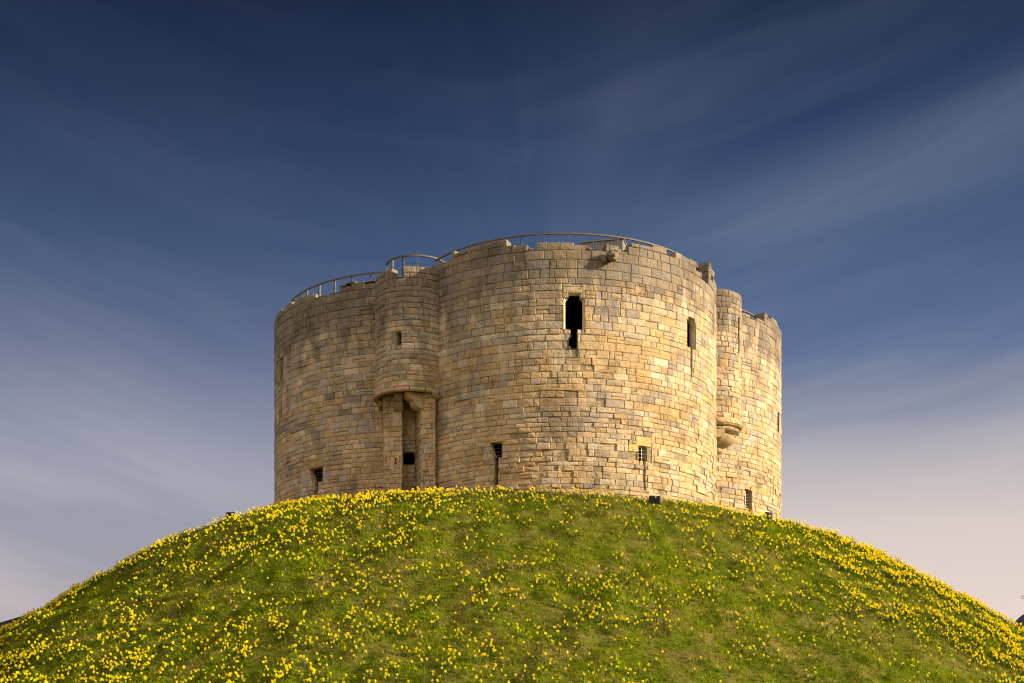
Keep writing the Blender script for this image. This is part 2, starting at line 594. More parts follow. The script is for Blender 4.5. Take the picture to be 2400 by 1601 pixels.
# courses shared by the whole tower
ZS = [10.8]
crnd = random.Random(4)
while ZS[-1] < 15.2:
    ZS.append(ZS[-1] + crnd.choice((0.17, 0.19, 0.21, 0.23, 0.26)))
while ZS[-1] < 20.50:
    ZS.append(ZS[-1] + crnd.choice((0.22, 0.24, 0.26, 0.28, 0.30, 0.32)))
ZS[-1] = 20.754
ZS += [21.11, 21.47, 21.78, 22.03]
Z_TOP = 21.47                      # above this only the broken parapet

OCHRE, CREAM, GREY, RUST, DARK, BUFF, PINK = ((0.55, 0.40, 0.24), (0.65, 0.53, 0.385), (0.38, 0.335, 0.305), (0.53, 0.335, 0.145),
                                        (0.215, 0.175, 0.155), (0.49, 0.375, 0.26), (0.58, 0.39, 0.27))


MEANC = (0.57, 0.435, 0.305)


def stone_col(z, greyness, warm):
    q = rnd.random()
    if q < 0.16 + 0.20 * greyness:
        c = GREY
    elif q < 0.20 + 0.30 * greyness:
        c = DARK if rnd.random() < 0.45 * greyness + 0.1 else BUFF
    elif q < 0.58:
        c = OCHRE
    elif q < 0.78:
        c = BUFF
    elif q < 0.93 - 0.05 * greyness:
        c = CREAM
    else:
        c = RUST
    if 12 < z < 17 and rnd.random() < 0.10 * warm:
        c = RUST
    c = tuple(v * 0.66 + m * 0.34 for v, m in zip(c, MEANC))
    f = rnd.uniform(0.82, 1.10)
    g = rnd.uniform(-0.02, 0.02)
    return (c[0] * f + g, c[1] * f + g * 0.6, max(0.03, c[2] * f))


def subtract(rects, h):
    out = []
    for (a, b, c, d) in rects:
        if h[0] >= b or h[1] <= a or h[2] >= d or h[3] <= c:
            out.append((a, b, c, d))
            continue
        if a < h[0]:
            out.append((a, h[0], c, d))
        if b > h[1]:
            out.append((h[1], b, c, d))
        u0, u1 = max(a, h[0]), min(b, h[1])
        if c < h[2]:
            out.append((u0, u1, c, h[2]))
        if d > h[3]:
            out.append((u0, u1, h[3], d))
    return [r for r in out if r[1] - r[0] > 0.035 and r[3] - r[2] > 0.035]


def add_stone(mb, surf, r, col, relief, tilt, depth, gap=0.005, back=False, rough=0.0):
    """one dressed block: worn edges, a slightly domed or hollow face, sides that run back into the wall"""
    u0, u1, z0, z1 = r
    j = lambda s: rnd.uniform(-s, s)
    bw = min(0.018, (u1 - u0) * 0.2, (z1 - z0) * 0.2)
    e = relief
    tu, tz = j(tilt), j(tilt)
    P = []
    cs = ((u0, z0, -1, -1), (u1, z0, 1, -1), (u1, z1, 1, 1), (u0, z1, -1, 1))
    jo = [(j(0.011), j(0.009)) for _ in cs]
    for (u, z, su, sz), (a, b) in zip(cs, jo):
        P.append(surf(u - su * 0.001, z - sz * 0.001, -depth))
    for (u, z, su, sz), (a, b) in zip(cs, jo):
        P.append(surf(u - su * gap + a, z - sz * gap + b, e - 0.015 + tu * su + tz * sz))
    for (u, z, su, sz), (a, b) in zip(cs, jo):
        ex = bw * rnd.uniform(0.8, 1.5)
        P.append(surf(u - su * (gap + ex) + a, z - sz * (gap + ex) + b, e + tu * su + tz * sz + j(rough)))
    P.append(surf((u0 + u1) / 2 + j(0.06), (z0 + z1) / 2 + j(0.03), e + rnd.uniform(-0.3, 1.0) * 0.012 + j(rough)))
    Fc = []
    for k in range(4):
        n = (k + 1) % 4
        Fc += [(k, n, 4 + n, 4 + k), (4 + k, 4 + n, 8 + n, 8 + k), (8 + k, 8 + n, 12)]
    if back:
        Fc.append((3, 2, 1, 0))
    mb.add(P, Fc, col)


def masonry(mb, surf, ua, ub, z_lo, z_hi, holes, inserts, gaps, greyness, warm, rough_fn, zs=ZS, top_depth=0.5, core_hi=Z_TOP, wmul=1.0,
            core=True, tun=1.3, ret=None):
    """courses of blocks on a surface between u = ua and ub, a mortar core behind them, and tunnels through the wall at the holes"""
    allh = list(holes) + [i[0] for i in inserts] + list(gaps)
    for z0, z1 in zip(zs[:-1], zs[1:]):
        if z1 <= z_lo or z0 >= z_hi - 0.01:
            continue
        ch = z1 - z0
        u = ua - rnd.uniform(0, 0.4)
        while u < ub:
            w = rnd.choice((0.20, 0.28, 0.36, 0.42, 0.46, 0.50, 0.58, 0.72)) * (0.72 + 1.15 * ch) * rnd.uniform(0.80, 1.12) * wmul
            a, b = max(u, ua), min(u + w, ub)
            u += w
            if b - a < 0.06:
                continue
            rr = [(a, b, z0, min(z1, z_hi))]
            if ch > 0.24 and rnd.random() < 0.09 and z1 < 20.8:
                zm = z0 + ch * rnd.uniform(0.4, 0.6)
                rr = [(a, b, z0, zm), (a, b, zm, z1)]
            for h in allh:
                rr = subtract(rr, h)
            zn = float(fbm(np.array([(a + b) / 2 / 1.7 + 31.0]), np.array([z0 / 1.2]), 15, 3)[0]) - 0.5
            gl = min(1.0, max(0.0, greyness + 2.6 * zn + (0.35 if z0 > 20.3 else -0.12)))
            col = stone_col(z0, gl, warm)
            if zn < -0.04 and z0 < 18.5 and rnd.random() < 0.55:
                col = tuple(p * 0.5 + q * 0.5 for p, q in zip(col, (0.56, 0.36, 0.16)))
            for r in rr:
                rel, tl, rg = rough_fn((r[0] + r[1]) / 2, (r[2] + r[3]) / 2)
                par = z0 >= core_hi - 0.02
                um = (r[0] + r[1]) / 2
                if par and r[3] > 21.5 and (r[3] > 21.95 or any(h[0] <= um <= h[1] and h[2] <= r[3] + 0.10 for h in gaps)):
                    r = (r[0], r[1], r[2], r[3] - rnd.choice((0, 0, 0.015, 0.03, 0.06, 0.10, 0.14)))
                    if r[3] > 21.86 and z0 > 21.7 and rnd.random() < 0.05:
                        continue
                add_stone(mb, surf, r, col, rel, tl, top_depth if par else 0.09, back=par, rough=rg)
    for r, col, rel in inserts:
        add_stone(mb, surf, r, col, rel, 0.001, 0.09, gap=0.006)
    if not core:
        return
    # mortar core, open at the holes, with the jambs of each opening
    us = sorted(set([round(v, 4) for v in np.linspace(ua, ub, max(2, int((ub - ua) / 0.3)))] + [round(v, 4) for h in holes for v in h[:2]]))
    zz = sorted(set([round(v, 4) for v in np.linspace(z_lo, min(core_hi, z_hi), 24)] + [round(v, 4) for h in holes for v in h[2:]]))
    nu, nz = len(us) - 1, len(zz) - 1
    isopen = np.zeros((nu, nz), bool)
    for a in range(nu):
        for b in range(nz):
            um, zm = (us[a] + us[a + 1]) / 2, (zz[b] + zz[b + 1]) / 2
            isopen[a, b] = any(h[0] < um < h[1] and h[2] < zm < h[3] for h in holes)
    mort = (0.30, 0.235, 0.15)
    for a in range(nu):
        for b in range(nz):
            u0, u1, z0, z1 = us[a], us[a + 1], zz[b], zz[b + 1]
            if not isopen[a, b]:
                mb.add([surf(u0, z0, -0.04), surf(u1, z0, -0.04), surf(u1, z1, -0.04), surf(u0, z1, -0.04)], [(0, 1, 2, 3)], mort)
                continue
            for da, db, (p, q) in ((-1, 0, ((u0, z0), (u0, z1))), (1, 0, ((u1, z1), (u1, z0))), (0, -1, ((u1, z0), (u0, z0))), (0, 1, ((u0, z1), (u1, z1)))):
                aa, bb = a + da, b + db
                if 0 <= aa < nu and 0 <= bb < nz and isopen[aa, bb]:
                    continue
                c = stone_col(16, 0.3, 0.5)
                d1 = 0.0
                while d1 < tun:
                    d2 = min(tun, d1 + 0.4)
                    mb.add([surf(p[0], p[1], -d1), surf(q[0], q[1], -d1), surf(q[0], q[1], -d2), surf(p[0], p[1], -d2)], [(0, 1, 2, 3)],
                           tuple(v * rnd.uniform(0.85, 1.1) for v in c))
                    d1 = d2


def lobe_surf(c):
    def f(u, z, off):
        t = u / RL
        r = RL + off + (0.035 * max(0.0, 13.6 - z))
        return (c[0] + r * math.sin(t), c[1] - r * math.cos(t), z)
    return f


def round_surf(c, R):
    def f(u, z, off):
        t = u / R
        return (c[0] + (R + off) * math.sin(t), c[1] - (R + off) * math.cos(t), z)
    return f


def flat_surf(p, q):
    d = Vector((q[0] - p[0], q[1] - p[1], 0))
    L = d.length
    d.normalize()
    n = Vector((d.y, -d.x, 0))

    def f(u, z, off):
        v = Vector((p[0], p[1], 0)) + d * u + n * off
        return (v.x, v.y, z)
    return f, L


castle = thing('castle_tower', 'ruined round-lobed medieval stone keep standing on top of the daffodil mound', 'tower', (XO, DC, 12.2))


def part(mb, name, parent=castle, mats=STONE, label=None, smooth=False):
    o = mb.build(name, mats, parent, smooth)
    up = parent
    loc = Vector((0, 0, 0))
    while up is not None:
        loc += Vector(up.location)
        up = up.parent
    o.location = -loc
    if label:
        o['label'] = label
    return o


def ragged(rect, n, dl, dr, dz=0):
    """opening that narrows downwards in steps: list of stacked rectangles"""
    u0, u1, z0, z1 = rect
    out = []
    for k in range(n):
        f0, f1 = k / n, (k + 1) / n
        out.append((u0 + dl * (k + 0.3 * rnd.random()) / n, u1 - dr * (k + 0.3 * rnd.random()) / n, z1 - (z1 - z0) * f1, z1 - (z1 - z0) * f0))
    return out


def rough_front(u, z):
    th = math.degrees(u / RL)
    w = 0.0
    if z < 15.6 and th > -25:
        w = min(1.0, (15.6 - z) / 1.6)
    if -6 < th < 14 and 13.5 < z < 18.5:
        w = max(w, 0.6)
    rel = rnd.gauss(0, 0.005 + 0.011 * w)
    q = rnd.random()
    if q < 0.03 + 0.10 * w:
        rel -= rnd.uniform(0.012, 0.03 + 0.04 * w)
    return rel, 0.0025 + 0.007 * w, 0.002 + 0.009 * w


def rough_plain(u, z):
    rel = rnd.gauss(0, 0.005)
    if rnd.random() < 0.03:
        rel -= rnd.uniform(0.01, 0.04)
    if z < 13.6:
        rel += rnd.gauss(0, 0.008)
    return rel, 0.003, 0.003


def th(px, c, r=RL):
    return hit(px, 0, c, r)[0] * r


def parapet_gaps(c, spans, ua, ub):
    """spans: (px0, px1, z of the top); everything above that top is open air"""
    out = []
    for x0, x1, zt in spans:
        a = ua - 0.5 if x0 is None else th(x0, c)
        b = ub + 0.5 if x1 is None else th(x1, c)
        out.append((a, b, zt, 23.0))
    return out


def grille(rect, surf, nv, nh, parent, off=-0.22, mat=GALV, r=0.011):
    mb = MB()
    u0, u1, z0, z1 = rect
    for k in range(nv):
        u = u0 + (u1 - u0) * (k + 1) / (nv + 1)
        mb.tube([surf(u, z0, off), surf(u, z1, off)], r, 6)
    for k in range(nh):
        z = z0 + (z1 - z0) * (k + 1) / (nh + 1)
        mb.tube([surf(u0, z, off), surf(u1, z, off)], r, 6)
    return part(mb, 'window_grille', parent, mat)


U78 = math.radians(78.6)

# ---- front lobe
c = CEN['front']
sf = lobe_surf(c)
ua, ub = (ALPHA - math.radians(71)) * RL, (ALPHA + U78) * RL
w_body, w_head, w_slit = hrect(c, 1321, 1370.5, 699, 771.5), hrect(c, 1332, 1360, 687, 699), hrect(c, 1338, 1354, 771.5, 817)
w_sill = hrect(c, 1340, 1354, 817, 836)
f_holes = [w_body, w_head, w_slit, hrect(c, 1333.5, 1338.5, 790, 811)]
f_holes += ragged(hrect(c, 1149, 1177, 1037, 1072), 4, 0.20, 0.0)
f_lowslit = hrect(c, 1159, 1168, 1072, 1138)
f_holes.append(f_lowslit)
f_low2 = hrect(c, 1497, 1517, 1046, 1080)
f_holes += [f_low2, hrect(c, 1508.5, 1512.5, 1080, 1148)]
f_slit_up, f_slit_dn = hrect(c, 1611, 1631, 752, 816), hrect(c, 1619.2, 1622.6, 816, 884)
f_holes += [f_slit_up, hrect(c, 1614, 1628, 745, 752), f_slit_dn]
LEMON = (0.66, 0.47, 0.20)
f_ins = [(hrect(c, 1319, 1366, 672, 687), (0.50, 0.385, 0.225), 0.004),
         (hrect(c, 1490, 1527, 1023, 1045.5), LEMON, 0.012), (hrect(c, 1473, 1496.5, 1040, 1059), LEMON, 0.006),
         (hrect(c, 1488, 1512, 671, 688), (0.60, 0.40, 0.24), 0.004), (hrect(c, 1432, 1457, 688, 699), (0.55, 0.39, 0.23), 0.004),
         (hrect(c, 1517.5, 1528, 1048, 1080), (0.36, 0.25, 0.13), -0.12),
         (w_sill, (0.33, 0.26, 0.18), -0.16)]
spans = [(None, 1057, 21.78), (1188, 1206, 21.78), (1206, 1237, 21.72), (1237, 1250, 21.60), (1250, 1256, 21.47), (1256, 1378, 21.78),
         (1378, 1386, 21.62), (1386, 1420, 21.47), (1420, 1450, 21.76), (1450, 1473, 21.68), (1636, 1645, 21.78), (1645, 1661, 21.50)]
f_gaps = parapet_gaps(c, spans, ua, ub)
lobe_f = MB()
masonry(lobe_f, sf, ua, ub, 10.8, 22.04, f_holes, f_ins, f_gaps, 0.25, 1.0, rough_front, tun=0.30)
# a taller broken merlon on the shoulder of the lobe, seen end-on
for zz0, zz1, x0, x1 in ((22.03, 22.27, 1661.5, 1674), (22.27, 22.42, 1662.5, 1668.5)):
    add_stone(lobe_f, sf, (th(x0, c), th(x1, c), zz0, zz1), BUFF, 0.0, 0.01, 0.45, back=True, rough=0.01)
lobe_front = part(lobe_f, 'lobe_wall', label='front lobe of the keep, sunlit on its right half')
f_grill = grille((f_low2[0] - 0.02, f_low2[1] + 0.02, f_low2[2], f_low2[3]), sf, 1, 3, lobe_front, -0.10)
grille(hrect(c, 1152, 1177, 1038, 1072), sf, 2, 3, lobe_front, -0.3, STEEL)

# chamfered stone frame of the main window
def frame_strip(outline, surf, w, parent, name, depth=0.10, col=(0.62, 0.50, 0.31), deep=0.08):
    mb = MB()
    for (p, q, po, qo) in outline_pairs(outline, w):
        L = math.hypot(q[0] - p[0], q[1] - p[1])
        k = max(1, int(L / 0.3))
        for i in range(k):
            f0, f1 = i / k, (i + 1) / k
            lerp = lambda A, B, f: (A[0] + (B[0] - A[0]) * f, A[1] + (B[1] - A[1]) * f)
            i0, i1, o0, o1 = lerp(p, q, f0), lerp(p, q, f1), lerp(po, qo, f0), lerp(po, qo, f1)
            cc = tuple(v * rnd.uniform(0.88, 1.08) for v in col)
            mb.add([surf(*o0, 0.006), surf(*o1, 0.006), surf(*i1, -depth), surf(*i0, -depth)], [(0, 1, 2, 3)], cc)
            mb.add([surf(*i0, -depth), surf(*i1, -depth), surf(*i1, -depth - deep), surf(*i0, -depth - deep)], [(0, 1, 2, 3)], cc)
    return part(mb, name, parent)


def outline_pairs(pts, w):
    """for an open outline run clockwise from the lower left: inner points and outward offset points"""
    offs = []
    for i, p in enumerate(pts):
        ds = []
        if i > 0:
            ds.append((p[0] - pts[i - 1][0], p[1] - pts[i - 1][1]))
        if i < len(pts) - 1:
            ds.append((pts[i + 1][0] - p[0], pts[i + 1][1] - p[1]))
        nx = ny = 0
        for d in ds:
            L = math.hypot(*d)
            nx += -d[1] / L
            ny += d[0] / L
        L = math.hypot(nx, ny) or 1
        kk = 2 / (L * L) * L if len(ds) == 2 else 1
        offs.append((p[0] + nx / L * w * min(1.5, kk), p[1] + ny / L * w * min(1.5, kk)))
    return [(pts[i], pts[i + 1], offs[i], offs[i + 1]) for i in range(len(pts) - 1)]


u0, u1, z0, z1 = w_body
h0, h1, g0, g1 = w_head
inn = 0.07
frame_strip([(u0 + inn, z0), (u0 + inn, z1 - 0.10), (h0 - 0.02, z1 + 0.02), (h0 + 0.02, g1 - 0.05), (h1 - 0.02, g1 - 0.05), (h1 + 0.02, z1 + 0.02),
             (u1 - inn, z1 - 0.10), (u1 - inn, z0)], sf, 0.085, lobe_front, 'window_surround')
u0, u1, z0, z1 = f_slit_up
frame_strip([(u0 + 0.05, z0), (u0 + 0.05, z1 - 0.12), (u0 + 0.28, z1 + 0.10), (u1 - 0.28, z1 + 0.10), (u1 - 0.05, z1 - 0.12), (u1 - 0.05, z0)], sf, 0.06,
            lobe_front, 'window_surround', 0.13)

# worn carved head that juts out under the parapet
def gargoyle(parent):
    t0, zc = hit(1431, 599, c)
    n = Vector((math.sin(t0), -math.cos(t0), 0))
    s = Vector((n.y * -1, n.x, 0))
    org = Vector(sf(t0 * RL, 20.0, 0))
    org.z = zc - 0.12
    import bmesh
    mb = MB()
    rings = [(-0.1, 0.15, 0.15, 0.02), (0.04, 0.15, 0.16, 0.03), (0.10, 0.14, 0.15, 0.0), (0.16, 0.18, 0.21, 0.02), (0.27, 0.20, 0.24, 0.02),
             (0.38, 0.18, 0.20, -0.01), (0.44, 0.11, 0.12, -0.04), (0.46, 0.03, 0.04, -0.05)]
    V, Fc, seg = [], [], 12
    for o_, hw, hh, dz in rings:
        for k in range(seg):
            an = 2 * math.pi * k / seg
            p = org + n * (o_ + rnd.uniform(-.02, .02)) + s * (hw * math.cos(an) * rnd.uniform(.86, 1.1)) + Vector((0, 0, dz + hh * math.sin(an) * rnd.uniform(.86, 1.1)))
            V.append(tuple(p))
    for i in range(len(rings) - 1):
        for k in range(seg):
            Fc.append((i * seg + k, i * seg + (k + 1) % seg, (i + 1) * seg + (k + 1) % seg, (i + 1) * seg + k))
    Fc.append(tuple((len(rings) - 1) * seg + k for k in range(seg)))
    mb.add(V, Fc, (0.40, 0.31, 0.19))
    for sg in (-1, 1):                              # brow, ears
        q = org + n * 0.34 + s * (0.10 * sg) + Vector((0, 0, 0.18))
        mb.box(q, 0.16, 0.14, 0.10, t0, (0.36, 0.28, 0.17), bev=0.03)
        q = org + n * 0.22 + s * (0.20 * sg) + Vector((0, 0, 0.05))
        mb.box(q, 0.08, 0.16, 0.18, t0, (0.40, 0.31, 0.19), bev=0.03)
    q = org + n * 0.47 + Vector((0, 0, -0.02))
    mb.box(q, 0.10, 0.10, 0.14, t0, (0.42, 0.33, 0.2), bev=0.03)
    o = part(mb, 'gargoyle', parent)
    fix_normals(o)
    mb = MB()                                       # small block beside it
    t1, z1_ = hit(1415, 606, c)
    n1 = Vector((math.sin(t1), -math.cos(t1), 0))
    mb.box(Vector(sf(t1 * RL, z1_ - 0.05, 0.02)), 0.20, 0.28, 0.24, t1, (0.52, 0.40, 0.22), bev=0.04)
    part(mb, 'bracket', parent)


gargoyle(lobe_front)

# ---- left lobe
c = CEN['left']
sl = lobe_surf(c)
ua, ub = (ALPHA - math.pi / 2 - U78) * RL, (ALPHA - math.pi / 2 + math.radians(71)) * RL
l_open = hrect(c, 726, 756.5, 1097, 1131)
l_holes = ragged(l_open, 5, 0.24, 0.03) + [hrect(c, 738, 745.5, 1131, 1150), hrect(c, 736, 743, 1150, 1170), hrect(c, 733.5, 740, 1170, 1192)]
l_arrow = hrect(c, 656.5, 663.5, 838, 905)
l_holes += [l_arrow, hrect(c, 658.6, 660.4, 905, 980)]
l_ins = [(hrect(c, 722, 757, 1079, 1096.5), (0.44, 0.30, 0.15), 0.004)]
spans = [(None, 700, 21.80), (700, 735, 21.80), (735, 772, 21.55), (772, 795, 21.62), (795, None, 21.86)]
l_gaps = parapet_gaps(c, spans, ua, ub)
mb = MB()
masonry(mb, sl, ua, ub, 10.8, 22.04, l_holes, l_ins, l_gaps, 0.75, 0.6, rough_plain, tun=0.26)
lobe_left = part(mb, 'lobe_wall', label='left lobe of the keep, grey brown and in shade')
grille(l_open, sl, 3, 4, lobe_left, -0.3, STEEL)

# ---- right lobe
c = CEN['right']
sr = lobe_surf(c)
ua, ub = (ALPHA + math.pi / 2 - U78) * RL, (ALPHA + math.pi / 2 + U78) * RL
r_open = hrect(c, 1745, 1762, 1150, 1192)
r_holes = [r_open, hrect(c, 1747, 1759, 1147, 1150), hrect(c, 1756, 1760, 1194, 1212), hrect(c, 1822.5, 1826, 966, 1012)]
r_ins = []
spans = [(None, 1775, 21.62), (1775, 1792, 21.62)]
r_gaps = parapet_gaps(c, spans, ua, ub)
mb = MB()
masonry(mb, sr, ua, ub, 10.8, 22.04, r_holes, r_ins, r_gaps, 0.15, 1.0, rough_front, tun=0.28)
lobe_right = part(mb, 'lobe_wall', label='right lobe of the keep, farther back and in full sun')
grille(r_open, sr, 1, 5, lobe_right, -0.16)

# ---- back lobe, decks
c = CEN['back']
sb = lobe_surf(c)
ua, ub = (ALPHA + math.pi - U78) * RL, (ALPHA + math.pi + U78) * RL
mb = MB()
masonry(mb, sb, ua, ub, 10.8, 21.80, [], [], [], 0.4, 0.6, rough_plain, wmul=1.6)
part(mb, 'lobe_wall')
mb = MB()
for k, nm in enumerate(('front', 'right', 'back', 'left')):
    c = CEN[nm]
    z = 21.20 + 0.008 * k
    V = [(c[0] + 6.5 * math.sin(2 * math.pi * i / 72), c[1] - 6.5 * math.cos(2 * math.pi * i / 72), z) for i in range(72)]
    mb.add(V, [tuple(range(72))[::-1]])
part(mb, 'roof_deck', castle, DECK)

# ---- left turret, its moulding, corbels and the piers under it
TLc, TLr = (-4.03, 55.30), 1.5
st = round_surf(TLc, TLr)
zt = [16.75]
while zt[-1] < 20.6:
    zt.append(zt[-1] + crnd.choice((0.18, 0.2, 0.21, 0.23, 0.25)))
zt[-1] = 20.70
zt += [21.02, 21.22, 21.47]
t_win = hrect(TLc, 927, 940.5, 777, 808, TLr)
t_spl = hrect(TLc, 917, 927, 779, 806, TLr)
t_holes = [t_win]
t_gaps = [(hit(919, 0, TLc, TLr)[0] * TLr, hit(945, 0, TLc, TLr)[0] * TLr, 21.10, 23), (-9, hit(908, 0, TLc, TLr)[0] * TLr, 21.40, 23)]
mb = MB()
masonry(mb, st, -2.0 * TLr, 1.5 * TLr, 16.75, 21.47, t_holes, [(t_spl, (0.50, 0.36, 0.19), -0.10)], t_gaps, 0.6, 0.4, rough_plain, zs=zt, top_depth=0.4, core_hi=21.02,
        wmul=0.85, tun=0.9)
V = [(TLc[0] + 1.3 * math.sin(2 * math.pi * i / 40), TLc[1] - 1.3 * math.cos(2 * math.pi * i / 40), 20.98) for i in range(40)]
mb.add(V, [tuple(range(40))[::-1]], (0.3, 0.25, 0.2))
V = [(TLc[0] + 1.46 * math.sin(2 * math.pi * i / 40), TLc[1] - 1.46 * math.cos(2 * math.pi * i / 40), 16.62) for i in range(40)]
mb.add(V, [tuple(range(40))], (0.3, 0.25, 0.2))
turret_l = part(mb, 'turret', label='grey brown corbelled turret between the left and front lobes')
mb = MB()
for k in range(9):                                   # string moulding in stones
    a0 = -2.0 + k * 0.40
    mb.lathe(TLc, [(1.40, 16.56), (1.55, 16.54), (1.60, 16.58), (1.61, 16.63), (1.58, 16.67), (1.53, 16.69), (1.545, 16.74), (1.49, 16.76)], a0 + 0.008,
             a0 + 0.392, 8, tuple(v * rnd.uniform(0.8, 1.1) for v in (0.54, 0.375, 0.26)))
part(mb, 'base_moulding', turret_l)


def corbel(px, ztop, depth, w, length, drop, parent, y_front, two=False, col=(0.44, 0.32, 0.17), turn=0.0):
    """quarter-round bracket that sticks out towards the viewer"""
    x = (px - 1200) / F_PX * y_front
    prof = []
    for k in range(9):
        a = k / 8 * math.pi / 2
        prof.append((length * math.cos(a) * 1.0, -drop * math.sin(a)))
    mb = MB()
    for sgn, zz, ln, dr in (((0, 0.0, length, drop), (0, -drop * 0.8, length * 0.55, drop * 0.95)) if two else ((0, 0.0, length, drop),)):
        V = []
        for s_ in (-1, 1):
            for k in range(9):
                a = k / 8 * math.pi / 2
                V.append((x + s_ * w / 2 + rnd.uniform(-.01, .01), y_front + length - ln * math.cos(a), ztop + zz - dr * math.sin(a)))
            V.append((x + s_ * w / 2, y_front + length + 0.3, ztop + zz - dr))
            V.append((x + s_ * w / 2, y_front + length + 0.3, ztop + zz))
        n = 11
        Fc = [tuple(range(n)), tuple(range(2 * n - 1, n - 1, -1))]
        for k in range(n):
            Fc.append((k, n + k, n + (k + 1) % n, (k + 1) % n))
        mb.add(V, Fc, tuple(v * rnd.uniform(0.85, 1.1) for v in col))
    px0, py0 = x, y_front + length * 0.6
    ct, s_t = math.cos(turn), math.sin(turn)
    mb.v = [(px0 + (a - px0) * ct - (b - py0) * s_t, py0 + (a - px0) * s_t + (b - py0) * ct, q) for a, b, q in mb.v]
    o = part(mb, 'corbel', parent)
    fix_normals(o)
    return o


corbel(968, 16.58, 0, 0.50, 0.66, 0.34, turret_l, 54.0, True, (0.66, 0.44, 0.28), turn=math.radians(-66))
corbel(933, 16.56, 0, 0.32, 0.5, 0.36, turret_l, 54.2, True, (0.30, 0.21, 0.12))
corbel(1020, 16.56, 0, 0.26, 0.5, 0.24, turret_l, 53.85, False, (0.5, 0.38, 0.22))
corbel(892, 16.52, 0, 0.22, 0.4, 0.24, turret_l, 55.10)


def P2(px, y):
    return ((px - 1200) / F_PX * y, y)


poly = [P2(897.5, 56.6), P2(899, 54.75), P2(942, 54.60), P2(943, 55.25), P2(974, 55.25), P2(988, 54.28), P2(1020, 54.16), P2(1022, 55.6)]
mb = MB()
chute = None
for k in range(len(poly) - 1):
    fs, L = flat_surf(poly[k], poly[k + 1])
    hol = []
    if k == 3:
        z0h, z1h = (Y_H - 1089) / F_PX * 55.25 + EYE, (Y_H - 1059) / F_PX * 55.25 + EYE
        hol = [(0.03, L - 0.04, z0h, z1h)]
    if k == 1:
        hol = [(L * 0.62, L * 0.70, (Y_H - 1092) / F_PX * 55 + EYE, (Y_H - 1079) / F_PX * 55 + EYE)]
    masonry(mb, fs, 0, L, 11.4, 16.62, hol, [], [], 0.1, 3.0, rough_plain, zs=[z + 0.06 for z in ZS], core_hi=17, wmul=0.95 if k in (1, 6) else 0.7, tun=0.35)
piers = part(mb, 'turret_pier', castle, label='pair of square buttress strips with a garderobe chute under the left turret')

# ---- right turret
TRc, TRr = (8.64, 58.60), 1.2
s2 = round_surf(TRc, TRr)
zt2 = [16.45]
while zt2[-1] < 21.15:
    zt2.append(zt2[-1] + crnd.choice((0.2, 0.22, 0.25, 0.28, 0.3)))
zt2 += [zt2[-1] + 0.26, zt2[-1] + 0.48]
zt2[-2:] = [21.55, 21.82]
ztop2 = zt2[-1]
ts = hrect(TRc, 1730.6, 1733.2, 745, 828, TRr)
mb = MB()
masonry(mb, s2, -1.6 * TRr, 2.2 * TRr, 16.45, ztop2, [ts], [], [], 0.2, 0.8, rough_front, zs=zt2, top_depth=0.3, core_hi=ztop2 - 0.3, wmul=0.8, tun=0.6)
# weathered rounded head
mb.lathe(TRc, [(1.17, ztop2 - 0.22), (1.14, ztop2 + 0.02), (1.02, ztop2 + 0.10), (0.7, ztop2 + 0.15), (0.0, ztop2 + 0.16)], 0, 2 * math.pi, 30, (0.26, 0.21, 0.155), jit=0.015)
turret_r = part(mb, 'turret', label='slender sunlit turret on a curved corbel between the front and right lobes')
mb = MB()
mb.lathe(TRc, [(1.18, 16.48), (1.22, 16.42), (1.265, 16.34), (1.265, 16.25), (1.19, 16.17), (1.06, 16.15)], -1.2, 2.4, 30, (0.50, 0.39, 0.22), jit=0.01)
part(mb, 'base_moulding', turret_r)
mb = MB()
mb.lathe(TRc, [(1.00, 16.16), (1.12, 16.10), (1.13, 16.02), (1.06, 15.96), (0.86, 15.94), (0.86, 15.90), (0.94, 15.82), (0.90, 15.66), (0.72, 15.52), (0.50, 15.45), (0.32, 15.43), (0.32, 15.38), (0.42, 15.32), (0.34, 15.18), (0.05, 15.12)],
         -1.2, 2.4, 22, (0.40, 0.30, 0.18), jit=0.035)
o = part(mb, 'corbel', turret_r, smooth=True)
mb = MB()
bx, by = (1685 - 1200) / F_PX * 57.5, 57.5
V, Fc = [], []
for yy in (0, 0.5):
    for k in range(14):
        a = 2 * math.pi * k / 14
        V.append((bx + 0.26 * math.cos(a), by + yy, 15.86 + 0.22 * math.sin(a)))
Fc = [tuple(range(14)), tuple(range(27, 13, -1))] + [(k, 14 + k, 14 + (k + 1) % 14, (k + 1) % 14) for k in range(14)]
mb.add(V, Fc, (0.50, 0.40, 0.24))
o = part(mb, 'corbel', turret_r)
fix_normals(o)

# ------------------------------------------------------------------ railings on the wall walk
Z_RAIL = 22.372


